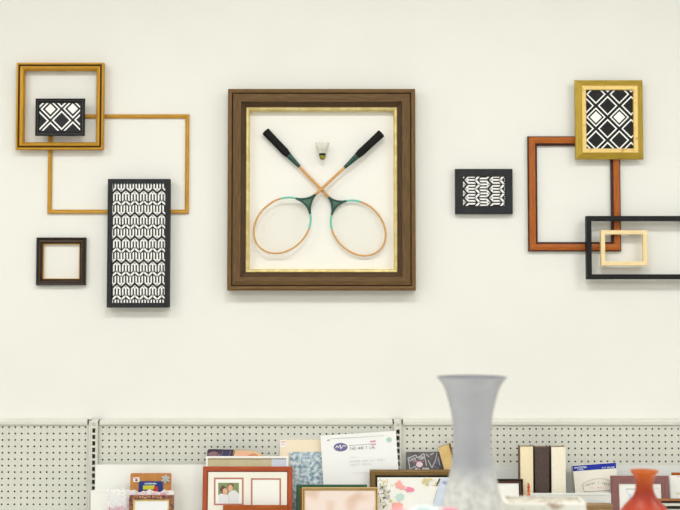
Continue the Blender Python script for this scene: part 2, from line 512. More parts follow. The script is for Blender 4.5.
# 8 gold lattice frame
t, pl, R = wall_frame('lattice_frame', 'gold box frame holding a black and white diamond lattice, over the cherry frame', (576.0, 79.3, 644.2, 158.8), 0.050, 0.023,
           [(0, 0.018), (0.4, 0.014), (5.6, 0.002), (6.3, 0.0), (6.8, 0.001), (10.0, 0.001), (10.4, 0.003), (10.5, 0.011)],
           [M_oldgold, M_palegold], [0, 0, 0, 0, 1, 1, 1, 1, 0], cat='wall art')
px = lambda x, y: (580+x/7.846, 85+y/7.846)
P = []
for i in range(-2, 4):
    for j in range(-2, 4):
        for off in (0, 1):
            c = px(125+184*i+92*off, 252+180*j-90*off)
            P += ring4(c[0], c[1], 77/7.846, 63/7.846)
            if off == 0 and j == 0: P.append([(c[0], c[1]-5.9), (c[0]+5.9, c[1]), (c[0], c[1]+5.9), (c[0]-5.9, c[1])])
lattice_panel(pl, t, R, P, (585.9, 633.2, 90.4, 148.6), 0.040, 10.9, M_black)
# 9 long black frame
wall_frame('picture_frame', 'long black empty frame running out of the right edge of the photo', (586.8, 215.9, 786, 279.2), 0.052, 0.0235,
           [(0, 0.001), (0.2, 0.0), (4.6, 0.0), (4.9, 0.001)], [M_black], 0)
# 10 cream frame
wall_frame('picture_frame', 'small cream-coloured empty frame inside the long black frame', (601.1, 230.2, 647.4, 265.6), 0.044, 0.0235,
           [(0, 0.001), (0.3, 0.0), (3.8, 0.0), (4.1, 0.001)], [M_cream], 0, hang=0.05)

# ------------------------------------------------------------------ racket shadow box
BOX = (227.3, 88.4, 415.7, 290.4)
t, pl, R = wall_frame('shadow_box', 'large distressed brown shadow box with gold fillet around two crossed badminton rackets', BOX, 0.060, 0.003,
           [(0, 0.010), (0.6, 0.004), (2.0, 0.001), (4.0, 0.003), (4.6, 0.009), (5.4, 0.004), (9.5, 0.0), (13.2, 0.002), (14.0, 0.010), (17.8, 0.024)],
           [M_brownfr, M_brownlip, M_browndk], [1, 1, 1, 1, 2, 2, 0, 0, 2, 2, 2], cat='shadow box')
b = MB()
b.frame(R[0], R[1], R[2], R[3], [(17.6*S4, -0.005), (17.8*S4, -0.037), (18.6*S4, -0.041), (20.2*S4, -0.040), (21.2*S4, -0.034), (21.4*S4, -0.0055)], 0)
b.build('gold_fillet', M_fillet, t)
b = MB(); b.box(R[0]+0.02, R[1]-0.02, -0.0065, -0.0035, R[2]+0.02, R[3]-0.02); b.build('backing_board', M_back, t)

def racket(label, end, cross, dirc, g1, g2, sh_end, hc, a, b_, y):
    """all points in photo pixels on the plane y (m in front of the wall)"""
    c = W(cross[0], cross[1], WALL_Y-y)
    pl = Pl(c)
    t = thing('badminton_racket', label, 'badminton racket', pl, 'crossed badminton rackets')
    q = lambda p: Vector((pl.q(p[0], p[1])[0], 0, pl.q(p[0], p[1])[1]))
    E, G1, G2, SE, H = q(end), q(g1), q(g2), q(sh_end), q(hc)
    ax = (H-E).normalized()
    nx = Vector((-ax.z, 0, ax.x))
    s = S4
    # keep everything on the axis E->H
    on = lambda p: E + ax*((p-E).dot(ax))
    G1, G2, SE = on(G1), on(G2), on(SE)
    L1 = (G1-E).length
    mb = MB()
    prof = [(0.0, 3.9), (0.03, 4.3), (0.10, 4.1), (0.5, 3.9), (0.85, 3.9), (1.0, 3.1)]
    n = 40
    def rad(tt):
        for (t0, r0), (t1, r1) in zip(prof, prof[1:]):
            if tt <= t1: return (r0+(r1-r0)*(tt-t0)/(t1-t0))*s
        return prof[-1][1]*s
    mb.tube([E+ax*L1*k/n for k in range(n+1)], 1, 10, rfun=lambda q_: rad(q_)*(1+0.012*math.sin(q_*60)), squash=0.85)
    mb.build('grip', M_grip, t)
    mb = MB(); mb.tube([G1+(G2-G1)*k/8 for k in range(9)], 1, 12, rfun=lambda q_: (3.0-1.3*q_)*s); mb.build('grip_cone', M_green, t)
    mb = MB(); mb.tube([G2+(SE-G2)*k/8 for k in range(9)], 1.45*s, 12)
    mb.build('shaft', M_ash, t)
    # head ring
    A, B = a*s, b_*s
    N = 96
    def el(th, k=1.0): return H + ax*A*k*math.cos(th) + nx*B*k*math.sin(th)
    top = math.pi
    for nm, lo, hi, m in (('head_frame', -math.pi+0.98, math.pi-0.98, M_ash), ('painted_shoulder', math.pi-0.99, math.pi-0.40, M_teal), ('painted_shoulder', math.pi+0.40, math.pi+0.99, M_teal)):
        k = 80 if nm == 'head_frame' else 14
        mb = MB(); mb.tube([el(lo+(hi-lo)*i/k) for i in range(k+1)], 0.95*s, 8)
        mb.build(nm, m, t)
    # throat: two flared arms and a crossbar wedge
    for sg in (-1, 1):
        mb = MB()
        p0 = SE - ax*1.0*s; p3 = el(math.pi+sg*0.50)
        p1 = SE + ax*7*s; p2 = el(math.pi+sg*0.26) - ax*0.5*s
        pts = []
        for i in range(15):
            u = i/14
            pts.append(p0*(1-u)**3+p1*3*u*(1-u)**2+p2*3*u*u*(1-u)+p3*u**3)
        mb.tube(pts, 1, 8, rfun=lambda q_: (1.35-0.45*q_)*s)
        mb.build('throat_arm', M_green, t)
    mb = MB(); mb.tube([el(math.pi-0.44+0.88*i/12) for i in range(13)], 1.2*s, 8); mb.build('throat_bridge', M_green, t)
    mb = MB()
    tip = SE+ax*4.5*s
    pts = [el(math.pi-0.34+0.68*i/8) for i in range(9)]+[tip]
    mb.prism([(p.x, p.z) for p in pts], -0.0015, 0.0015); mb.build('throat_wedge', M_greenmid, t)
    # strings
    mb = MB(); sp = 2.1*s
    k = int(B/sp)
    for i in range(-k, k+1):
        o = i*sp; h = A*math.sqrt(max(0, 1-(o/B)**2))
        if h > 0.01: mb.tube([H+nx*o-ax*h, H+nx*o+ax*h], 0.0003, 4)
    k = int(A/sp)
    for i in range(-k, k+1):
        o = i*sp; h = B*math.sqrt(max(0, 1-(o/A)**2))
        if h > 0.01: mb.tube([H+ax*o-nx*h+Vector((0, -0.0006, 0)), H+ax*o+nx*h+Vector((0, -0.0006, 0))], 0.0003, 4)
    mb.build('strings', M_string, t)
M_greenmid = mat('green_throat_inlay', (96, 128, 100), 0.4, c2=(40, 84, 70), scale=260)
racket('badminton racket underneath, with its grip at upper left and its head at lower right', (265.3, 131.2), (321.5, 189.5), None, (288, 155.6), (299.3, 166.8), (329.2, 196.6), (358.2, 228.0), 30.6, 24.0, 0.0225)
racket('badminton racket on top, with its grip at upper right and its head at lower left', (381.6, 133.2), (321.5, 189.5), None, (356.8, 156), (344.3, 167.5), (314.8, 194.2), (282.2, 225.4), 31.2, 24.6, 0.036)

# shuttlecock
c = W(322.4, 153.5, WALL_Y-0.034); pl = Pl(c)
t = thing('shuttlecock', 'white feather shuttlecock with a black band and olive cork, above the crossed rackets', 'shuttlecock', pl)
b = MB()
for k in range(16):
    a0 = 2*math.pi*k/16; dw = 0.20
    for (r0, z0, w0), (r1, z1, w1) in (((0.0125, 0.0, 0.10), (0.018, 0.016, 0.14)), ((0.018, 0.016, 0.2), (0.0285, 0.043, 0.235))):
        y = 0.45
        pts = [(r0*math.cos(a0-w0), r0*math.sin(a0-w0)*0.8, z0), (r0*math.cos(a0+w0), r0*math.sin(a0+w0)*0.8, z0),
               (r1*math.cos(a0+w1), r1*math.sin(a0+w1)*0.8, z1), (r1*math.cos(a0-w1), r1*math.sin(a0-w1)*0.8, z1)]
        b.face(pts)
    b.tube([(0.012*math.cos(a0), 0.012*math.sin(a0)*0.8, -0.002), (0.0285*math.cos(a0), 0.0285*math.sin(a0)*0.8, 0.043)], 0.0006, 4)
b.build('feather_skirt', M_feather, t)
b = MB(); b.lathe([(0.0, 0.0), (0.0132, 0.0), (0.0135, -0.002), (0.0135, -0.008), (0.012, -0.0085)], 0, 0, 20, fn=lambda r, z, a: (r, z))
b.build('band', M_black, t)
b = MB(); b.lathe([(0.0126, -0.0083), (0.0126, -0.012), (0.0115, -0.018), (0.008, -0.0235), (0.003, -0.0255), (0.0002, -0.026)], 0, 0, 20)
b.build('cork', M_cork, t)
b = MB(); b.tube([(0, 0.0255, 0.021), (0, -0.0165, 0.021)], 0.0011, 8); b.build('pin', M_steel, t)

# ------------------------------------------------------------------ things on the shelf
LEAN = math.radians(5)
def shelf_pl(x0, x1, Y, lean=LEAN):
    O = W((x0+x1)/2, 500, Y)
    return Pl((O.x, Y, SHELF_Z), lean)

def quad(pl, pts, dy=0.0):
    return [pl.q(x, y, dy) for x, y in pts]

def full(pl, r, dy=0.0):
    """photo rectangle whose bottom is on the shelf"""
    x0, x1, z0, z1 = rect_at(pl, (r[0], r[1], r[2], r[1]+30), dy)
    return x0, x1, 0.0, z1

def framed(name, label, r, Y, w_px, th, prof, mats, ms, inner_mat, cat='picture frame', group=None, lean=LEAN, innername='print', bottom=0.0, recess=0.006):
    pl = shelf_pl(r[0], r[1+1], Y, lean)
    t = thing(name, label, cat, pl, group)
    x0, x1, z0, z1 = full(pl, r)
    if bottom: z0 = bottom
    s = Y/FPX
    P = [(0, th)] + [(i*s, d) for i, d in prof] + [(prof[-1][0]*s, th)]
    b = MB(); b.frame(x0, x1, z0, z1, P, ms); b.build('moulding', mats, t)
    ins = (prof[-1][0]-0.3)*s
    b = MB(); b.box(x0+ins, x1-ins, recess, th-0.001, z0+ins, z1-ins)
    return t, pl, (x0, x1, z0, z1), b, recess, innername, inner_mat

def blob(cx, cy, rx, ry, n=14, jit=0.15):
    return [(cx+rx*(1+random.uniform(-jit, jit))*math.cos(2*math.pi*k/n), cy+ry*(1+random.uniform(-jit, jit))*math.sin(2*math.pi*k/n)) for k in range(n)]

class Art:
    """flat printed shapes collected on a sheet; the colours are material slots of the sheet's own mesh"""
    def __init__(s, pl, mb, y, base):
        s.pl = pl; s.mb = mb; s.y = y; s.mats = [base]; s.k = 0
    def add(s, pts, m, cl=None):
        if cl: pts = clip(pts, *cl)
        if len(pts) < 3: return
        if m not in s.mats: s.mats.append(m)
        s.k += 1
        yy = s.y - 0.0003 - 0.00004*s.k
        s.mb.flat([s.pl.q(x, y, yy) for x, y in pts], yy, s.mats.index(m))
    def line(s, a, b, w, m): s.add(stroke(a, b, w), m)
    def glyphs(s, x0, y0, x1, y1, h, m, words=(3, 3, 1, 2), w=0.35):
        """tiny unreadable lettering made of pen strokes"""
        n = sum(words)+len(words)-1
        k = 0
        for wd in words:
            for c in range(wd):
                u = (k+0.5)/n; cx = x0+(x1-x0)*u; cy = y0+(y1-y0)*u; hw = (x1-x0)/n*0.34
                st = random.choice([[((-1, 1), (-1, -1)), ((1, 1), (1, -1)), ((-1, 0), (1, 0))], [((-1, 1), (-1, -1)), ((-1, 1), (1, 1))],
                                    [((-1, 1), (0, -1)), ((0, -1), (1, 1))], [((-1, -1), (1, -1)), ((0, -1), (0, 1))],
                                    [((-1, -1), (-1, 1)), ((-1, -1), (1, -1)), ((1, -1), (1, 1)), ((-1, 1), (1, 1))]])
                for (ax_, ay), (bx_, by) in st:
                    s.line((cx+ax_*hw, cy+ay*h/2), (cx+bx_*hw, cy+by*h/2), w, m)
                k += 1
            k += 1

mc = lambda n, c, **k: mat(n, c, k.pop('rough', 0.6), **k)
K_grey = mc('ink_grey', (196, 196, 192)); K_dgrey = mc('ink_dark_grey', (150, 148, 150)); K_lgrey = mc('ink_light_grey', (224, 224, 222))
K_purple = mc('ink_purple', (112, 104, 156)); K_pink = mc('ink_pink', (226, 150, 176)); K_teal = mc('ink_teal', (176, 214, 200))
K_blue = mc('carton_blue', (14, 38, 164)); K_navy = mc('ink_navy', (10, 56, 128)); K_yel = mc('ink_yellow', (214, 206, 60))
K_red = mc('ink_red', (190, 60, 50)); K_skin = mc('print_skin', (232, 178, 152)); K_hair = mc('print_brown_hair', (110, 76, 52))
K_grass = mc('print_green', (130, 146, 96)); K_rose = mc('print_rose_line', (188, 122, 108)); K_white = M_white
K_leaf = mc('print_yellow_leaf', (222, 206, 120)); K_coral = mc('print_coral', (248, 176, 166)); K_hotpink = mc('print_hot_pink', (246, 146, 174))
K_pale = mc('print_pale_blue', (214, 224, 240)); K_ink = mc('print_ink', (70, 66, 60)); K_mint = mc('print_mint', (196, 226, 216))

# --- long backing boards
def board(label, r, Y, th, m, shape=None):
    pl = shelf_pl(r[0], r[2], Y)
    x0, x1, z0, z1 = full(pl, r)
    b = MB(); b.box(x0, x1, 0, th, 0, z1)
    o = b.build('foam_board', m)
    o.location = pl.O; o.rotation_euler = (-pl.lean, 0, 0)
    return tag(o, label, 'board', 'pale boards leaning on the pegboards')
M_foam = mat('white_foam_board', (243, 243, 238), 0.8)
M_foam2 = mat('pale_grey_board', (226, 228, 224), 0.6)
board('long white board leaning on the middle pegboard behind the small tan framed card', (95.2, 464.6, 276, 464.6), 4.372, 0.005, M_foam)
board('long pale grey board leaning on the right pegboard behind the albums and blue-topped carton', (480, 465.4, 700, 465.4), 4.392, 0.004, M_foam2)

# --- cream mat sheet
def sheet(name, label, pts, Y, th, mats, cat, art=None, group=None, lean=LEAN, mside=None):
    """leaning sheet/box: pts = top-left, top-right in the photo; sides run down to the shelf"""
    (xa, ya), (xb, yb) = pts
    pl = shelf_pl(xa, xb, Y, lean)
    a, c = pl.q(xa, ya), pl.q(xb, yb)
    sl = (c[1]-a[1])/(c[0]-a[0])
    # a turned rectangle: its sides are square to its top edge, one lower corner touches the shelf
    def down(p, z): return (p[0]+ (p[1]-z)*sl, z)
    low = 0.0
    L = (a[1] if sl > 0 else c[1])
    nrm = math.hypot(1, sl)
    # height so that the lowest corner sits on the shelf
    lowc = a if sl < 0 else a
    if sl >= 0:
        H = a[1]*nrm if False else a[1]
    Hh = min(a[1], c[1])
    aa = (a[0]+Hh*sl, a[1]-Hh); cc = (c[0]+Hh*sl, c[1]-Hh)
    b = MB()
    b.prism([a, c, cc, aa], 0, th, 0, 0 if mside is None else 1)
    if art:
        A_ = Art(pl, b, 0.0, mats[0])
        if mside is not None: A_.mats.append(mside)
        art(A_)
        ms = A_.mats
    else: ms = [mats[0]] + ([mside] if mside is not None else [])
    o = b.build(name, ms)
    o.location = pl.O; o.rotation_euler = (-lean, 0, 0)
    return tag(o, label, cat, group), pl

M_mat = mat('peach_cream_mat', (248, 232, 206), 0.8)
sheet('mat_board', 'peach-cream mat board with a small printed tag, behind the icy blue photo', ((279.8, 439.8), (345, 439.6)), 4.388, 0.002, [M_mat], 'mat board',
      lambda A_: (A_.add([(280.2, 440.3), (286.2, 440.3), (286.2, 447), (280.2, 447)], K_white),
                  A_.line((280.8, 442), (285.8, 442), 1.0, K_pink), A_.line((280.8, 444.2), (285, 444.2), 0.5, K_pink)))
M_ice = mat('icy_blue_print', (104, 142, 166), 0.3, c2=(228, 236, 240), scale=70, lo=0.36, hi=0.62, detail=8)
sheet('photo_print', 'icy blue and white photo print leaning in front of the cream mat board', ((289.6, 451.9), (330, 451.9)), 4.3835, 0.0015, [M_ice], 'photo print')

def cert(A_):
    A_.add(blob(340.6, 447.2, 7.0, 4.3, 24, 0), K_purple)
    sw = [(335.5, 448.3), (337, 445.6), (338.4, 447.6), (340.4, 444.8), (340.8, 448.8), (343.6, 445.4), (346, 446.4)]
    for p_, q_ in zip(sw, sw[1:]): A_.line(p_, q_, 0.7, K_white)
    A_.line((349, 445.6), (376, 443.8), 0.8, K_grey)
    A_.glyphs(349.5, 448.8, 375.5, 447.0, 2.2, K_dgrey, (3, 3, 1, 3), 0.5)
    A_.line((370, 441.6), (375.8, 441.0), 1.3, K_pink); A_.line((371, 444.6), (376, 444.2), 0.8, K_pink)
    A_.add(blob(388.9, 439.6, 2.5, 2.7, 10, 0.2), K_teal)
    A_.line((331, 438.7), (384, 435.6), 0.4, K_grey)
    A_.line((327, 440.6), (330, 439.6), 0.8, K_dgrey)
    A_.glyphs(350, 457.5, 357, 457.2, 1.4, K_lgrey, (4,), 0.35)
    A_.glyphs(350, 461.5, 385, 459.5, 1.4, K_grey, (6, 4, 3, 5), 0.3)
    A_.glyphs(350, 465.0, 371, 464.0, 1.4, K_grey, (5, 4), 0.3)
    A_.line((352, 473), (372, 472), 0.4, K_lgrey)
M_cert = mat('glossy_white_paper', (248, 248, 248), 0.3)
sheet('certificate', 'white printed certificate with a purple oval emblem leaning on the pegboard, tilted', ((320.4, 435.7), (395.8, 430.9)), 4.369, 0.006, [M_cert], 'certificate', cert)

# --- dark photo print with rounded top and white frame in front
M_port = mat('dark_portrait_print', (58, 46, 66), 0.4)
def port(A_):
    cl = (207.3, 264, 446, 458)
    A_.add([(234, 449.8), (250, 450.4), (258, 452.2), (263, 455), (264, 458), (232, 458)], K_peach, cl)
    A_.add(blob(214, 455, 6, 3.4), K_mauve, cl)
    A_.add(blob(226, 455, 4, 4), K_slate, cl)
    A_.add(blob(243, 455, 6, 3.5), K_skin, cl)
    A_.add(blob(253, 456, 5, 2.4), K_orange, cl)
    for k in range(5): A_.line((216+k*4, 458), (219+k*4, 451), 0.8, K_mauve if k % 2 else K_slate)
K_peach = mc('print_peach', (226, 186, 142)); K_mauve = mc('print_mauve', (140, 104, 112)); K_slate = mc('print_slate', (52, 58, 96)); K_orange = mc('print_orange', (210, 140, 96))
pl = shelf_pl(207, 264, 4.352)
b = MB()
b.prism([pl.q(x, y) for x, y in ((207.2, 451), (208.5, 449.2), (211, 449), (234, 449.6), (249, 450.3), (257, 452), (262.5, 454.6), (264, 458))] + [(pl.q(264, 458)[0], 0), (pl.q(207.2, 458)[0], 0)], 0, 0.002)
A_ = Art(pl, b, 0, M_port); port(A_)
o = b.build('portrait_print', A_.mats); o.location = pl.O; o.rotation_euler = (-LEAN, 0, 0)
tag(o, 'dark portrait print with a curved top, peeking over the white frame', 'photo print')

t, pl, R, b, rc, nm, im = framed('picture_frame', 'white thin frame with beige print, behind the red-brown double photo frame', (205.6, 456.2, 288.4, 0), 4.335, 0, 0.012,
    [(0, 0.001), (0.3, 0), (2.0, 0), (2.3, 0.002)], [M_white], 0, None)
M_beige = mat('beige_print', (206, 196, 158), 0.4, c2=(214, 204, 168), scale=20)
A_ = Art(pl, b, rc, M_beige)
A_.add([(272, 458), (286.3, 458), (286.3, 500), (269, 500)], K_pale)
b.build('print', A_.mats, t)

# --- red-brown double photo frame
M_redwood = wood('red_brown_wood', (186, 92, 56), (164, 74, 44), 0.4, 0.1)
M_redwdk = wood('red_brown_inner_edge', (158, 74, 48), (136, 60, 40), 0.4, 0.1)
t, pl, R, b, rc, nm, im = framed('picture_frame', 'red-brown double photo frame showing a couple in white shirts', (202.6, 466.6, 292.4, 0), 4.300, 0, 0.016,
    [(0, 0.003), (0.8, 0.0), (4.0, 0.001), (4.6, 0.005), (5.4, 0.006)], [M_redwood, M_redwdk], [0, 0, 0, 1, 1, 1], None, bottom=0.0)
A_ = Art(pl, b, rc, M_ivory)
mbd = b.build('mat_board', A_.mats, t)
for wi, (x0, y0, x1, y1) in enumerate(((213.9, 477.6, 243.6, 505.2), (250.9, 478.2, 281.0, 508))):
    b = MB()
    A_ = Art(pl, b, rc-0.0004, K_rose)
    fr = [(x0, y0), (x1, y0), (x1, y1), (x0, y1)]
    A_.add(fr, K_rose); 
    A_.add([(x0+1.6, y0+1.6), (x1-1.6, y0+1.6), (x1-1.6, y1-1.6), (x0+1.6, y1-1.6)], M_ivory)
    A_.add([(x0+2.4, y0+2.4), (x1-2.4, y0+2.4), (x1-2.4, y1-1.6), (x0+2.4, y1-1.6)], K_white)
    if wi == 0:
        X0, Y0, X1, Y1 = 218.2, 482.8, 238.9, 502.8
        cl = (X0, X1, Y0, Y1); K_shirt = mat('print_shirt_white', (228, 230, 232), 0.6)
        A_.add([(X0, Y0), (X1, Y0), (X1, Y1), (X0, Y1)], K_grass)
        A_.add(blob(223, 500, 6.5, 7, jit=.05), K_shirt, cl); A_.add(blob(233.5, 499, 6.5, 9, jit=.05), K_shirt, cl); A_.add(blob(228, 502, 9, 5, jit=.05), K_shirt, cl); A_.line((228.5, 495), (229.5, 502.6), 0.5, K_grey)
        A_.add(blob(223.4, 489.8, 3.4, 4.0), K_hair); A_.add(blob(225.0, 491.4, 2.4, 3.2, jit=.05), K_skin)
        A_.add(blob(230.8, 486.0, 3.0, 2.8), K_hair); A_.add(blob(230.4, 488, 2.4, 3.5, jit=.05), K_skin)
    b.build('photo_opening', A_.mats, mbd)
t, pl, R, b, rc, nm, im = framed('picture_frame', 'orange-brown wooden frame in front of the red-brown double photo frame, only its top edge showing', (222.8, 505.2, 287.2, 0), 4.27, 0, 0.014,
    [(0, 0.002), (0.6, 0), (6, 0.001), (6.5, 0.004)], [wood('orange_brown_wood', (180, 92, 40), (150, 70, 28))], 0, None)
b.build('print', M_ivory, t)

# --- green frame, gold frame in front
t, pl, R, b, rc, nm, im = framed('picture_frame', 'dark green frame mostly hidden behind the slim gold frame', (296.2, 484.7, 367.2, 0), 4.320, 0, 0.014,
    [(0, 0.002), (0.5, 0), (3.2, 0.0), (3.4, 0.001), (5.6, 0.003)], [mat('green_lacquer_wood', (46, 92, 66), 0.4), wood('brown_band', (140, 108, 62), (120, 90, 50))], [0, 0, 0, 1, 1], None)
b.build('print', M_ivory, t)
M_slim = wood('pale_gold_wood', (222, 190, 132), (200, 164, 104), 0.35, 0.1, 0.2)
t, pl, R, b, rc, nm, im = framed('picture_frame', 'slim pale gold frame with a blush-toned print, below the white certificate', (302.0, 487.4, 378.2, 0), 4.288, 0, 0.014,
    [(0, 0.002), (0.3, 0), (1.2, 0.0), (1.5, 0.002), (1.9, 0.002), (2.1, 0.0005), (2.9, 0.003)], [M_slim, wood('bronze_line', (150, 110, 66), (130, 92, 54))], [0, 0, 0, 1, 1, 0, 0], None)
M_blush = mat('blush_print', (244, 226, 218), 0.25, c2=(214, 166, 128), scale=9, lo=0.50, hi=0.72, detail=1)
b.build('print', M_blush, t)

# --- bronze frame with floral print
M_bronze = wood('bronze_brown_wood', (134, 104, 58), (108, 82, 44), 0.4, 0.15)
t, pl, R, b, rc, nm, im = framed('picture_frame', 'wide bronze-brown frame with a colourful floral print, left of the grey vase', (369.8, 469.7, 486, 0), 4.335, 0, 0.018,
    [(0, 0.006), (0.8, 0.002), (2.0, 0.0), (4.6, 0.001), (5.6, 0.003), (5.8, 0.004), (7.6, 0.006)], [M_bronze, M_black], [0, 0, 0, 0, 0, 1, 1, 1], None)
A_ = Art(pl, b, rc, M_white)
cl = (377.5, 478, 477.4, 540)
for k in range(46):
    x, y = random.gauss(384, 3.2), random.uniform(479, 508)
    a = random.uniform(0, 3.1); l = random.uniform(1.0, 2.4)
    A_.add(stroke((x-l*math.cos(a), y-l*math.sin(a)), (x+l*math.cos(a), y+l*math.sin(a)), 0.7), random.choice([K_leaf, K_leaf, K_ink, K_grey]), cl)
for x, y, r_, m in ((399, 484.6, 4.2, K_coral), (402, 487.5, 3.2, K_coral), (408.5, 489.6, 3.2, K_hotpink), (412, 489.8, 2.4, K_hotpink), (400, 497, 4.5, K_mint), (388, 497, 2.6, K_grey), (391, 501, 1.8, K_leaf), (397, 507, 6, K_coral)):
    A_.add(blob(x, y, r_, r_*0.8, jit=.3), m, cl)
for k in range(16):
    x, y, a = random.uniform(422, 437), random.uniform(478.5, 486), random.uniform(0, 3.1)
    A_.add(stroke((x-2*math.cos(a), y-1.4*math.sin(a)), (x+2*math.cos(a), y+1.4*math.sin(a)), 0.8), K_leaf, cl)
for k in range(3): A_.line((424+k*4.5, 485), (428+k*4.5, 480), 0.6, M_ivory)
A_.line((436.6, 485.6), (440, 478.6), 1.3, K_ink)
A_.add([(441, 478), (449.5, 478), (445, 506), (433, 506)], K_pale, cl)
for k in range(5): A_.line((442+k*1.2, 481+random.uniform(-1, 1)), (444+k*1.0, 484+random.uniform(-1, 2)), 0.5, K_purple)
A_.line((437, 490), (433.5, 503), 0.6, K_grey)
b.build('print', A_.mats, t)

# --- chalkboard sign and tan box behind it
M_chalk = mat('chalkboard_grey', (92, 88, 90), 0.7, c2=(104, 100, 102), scale=30)
K_chalk = mc('chalk_white', (206, 204, 208))
K_lilac = mc('chalk_lilac', (150, 140, 176))
def chalk(A_):
    cl = (406.2, 442.2, 452.1, 475)
    for pts in ([(408, 458), (410, 469)], [(408, 458), (416, 455)], [(416, 455), (417, 458)], [(417, 458), (424, 453.6)], [(424, 453.6), (426.6, 466)], [(410, 469), (416, 466)],
                [(426, 454), (429, 457)], [(428, 460), (432, 468)], [(432, 468), (435, 461)], [(430, 455), (434, 453)], [(437, 453), (435, 462)], [(438, 457), (440, 466)]):
        A_.add(stroke(pts[0], pts[1], 0.8), K_chalk, cl)
    A_.glyphs(409.5, 459.6, 417, 459.0, 3.0, K_chalk, (4,), 0.6)
    A_.glyphs(418, 458.4, 424, 457.6, 3.4, K_chalk, (3,), 0.6)
    A_.line((413, 462), (424, 461), 0.5, K_hotpink)
    A_.add(blob(419.4, 464.6, 3.4, 2.8, jit=.05), M_blobpink, cl)
    A_.glyphs(415, 468.8, 430, 468.8, 1.6, K_white, (3, 4), 0.6)
    for k in range(7): A_.add(stroke((436+random.uniform(-2, 4), 456+k*2), (438+random.uniform(-2, 4), 458+k*2), 0.6), K_lilac, cl)
M_blobpink = mc('chalk_pale_pink', (240, 214, 222))
sheet('chalk_sign', 'small grey chalkboard-style sign with white hand lettering, above the bronze-brown frame', ((406.0, 451.9), (443.5, 451.9)), 4.378, 0.005, [M_chalk], 'sign', chalk)

M_kraft = mat('tan_kraft_card', (222, 190, 128), 0.7, c2=(214, 180, 116), scale=30)
M_kraftdk = mat('brown_carton_edge', (124, 88, 54), 0.7)
pl = shelf_pl(438, 454, 4.3585)
a, c = pl.q(438.2, 447.8), pl.q(448.4, 444.0)
bl = pl.q(444.2, 470); br = pl.q(455.5, 470)
def ext(p, q_): 
    k = (0.0-p[1])/(q_[1]-p[1]); return (p[0]+(q_[0]-p[0])*k, 0.0)
b = MB(); b.prism([a, c, ext(c, br), ext(a, bl)], 0.0, 0.003, 0, 1)
a2 = (a[0]+0.004, a[1]+0.003); c2 = (c[0]+0.009, c[1]+0.003)
b.prism([a2, c2, ext(c2, (br[0]+0.009, br[1])), ext(a2, (bl[0]+0.004, bl[1]))], 0.003, 0.015, 1, 1)
o = b.build('kraft_carton', [M_kraft, M_kraftdk]); o.location = pl.O; o.rotation_euler = (-LEAN, 0, 0)
tag(o, 'narrow tan carton leaning sideways between the chalkboard sign and the grey vase', 'carton')

# --- dark frame right of the vase
t, pl, R, b, rc, nm, im = framed('picture_frame', 'dark mahogany frame with blank white sheet, half hidden behind the grey vase', (464, 479.0, 523.4, 0), 4.240, 0, 0.016,
    [(0, 0.003), (0.6, 0.0), (1.8, 0.0), (2.2, 0.003), (3.0, 0.003), (3.4, 0.001), (4.2, 0.004)], [M_choc, wood('mahogany_ridge', (112, 70, 60), (92, 54, 46))], [0, 0, 0, 0, 1, 1, 0], None)
b.build('print', M_white, t)

# --- three upright albums
M_albc = mat('cream_album_cloth', (250, 236, 200), 0.7, c2=(247, 231, 194), scale=90)
M_albd = mat('dark_brown_album_cloth', (84, 68, 62), 0.75, c2=(76, 60, 55), scale=120)
M_albi = mat('ivory_album_cloth', (252, 245, 226), 0.7, c2=(249, 241, 220), scale=90)
M_edge = mat('brown_album_cover', (112, 84, 52), 0.6)
M_pages = mat('album_pages', (150, 130, 100), 0.8)
for i, (x0, x1, yt, m, lab) in enumerate(((520.6, 533.4, 446.7, M_albc, 'cream-spined album, leftmost of the three upright albums'),
                                    (535.3, 549.4, 447.0, M_albd, 'dark brown album standing between the cream and ivory albums'),
                                    (551.8, 566.0, 447.0, M_albi, 'ivory-spined album, rightmost of the three upright albums, beside the dark brown one'))):
    Y = 4.292
    O = W((x0+x1)/2, 500, Y); pl = Pl((O.x, Y, SHELF_Z))
    t = thing('photo_album', lab, 'album', pl, 'upright albums on the right shelf')
    xa = pl.q(x0, 470)[0]; xb = pl.q(x1, 470)[0]; zt = pl.q(x0, yt)[1]
    D = 0.062
    b = MB()
    # rounded spine joined to two cover boards
    n = 8; pts = [(xa, D)]
    for k in range(n+1):
        u = k/n; pts.append((xa+(xb-xa)*u, 0.006-0.006*math.sin(math.pi*u)))
    pts.append((xb, D)); inner = [(xb-0.003, D), (xb-0.003, 0.012), (xa+0.003, 0.012), (xa+0.003, D)]
    poly = pts+inner
    for k in range(len(poly)):
        l = (k+1) % len(poly)
        mm = 0 if 1 <= k <= n else 1
        b.face([(poly[k][0], poly[k][1], 0), (poly[l][0], poly[l][1], 0), (poly[l][0], poly[l][1], zt), (poly[k][0], poly[k][1], zt)], mm)
    for zz in (0, zt): b.face([(p[0], p[1], zz) for p in poly], 1)
    b.build('cover', [m, M_edge if i != 1 else M_albd], t)
    b = MB(); b.box(xa+0.0035, xb-0.0035, 0.013, D-0.004, 0.003, zt-0.002); b.build('pages', M_pages, t)

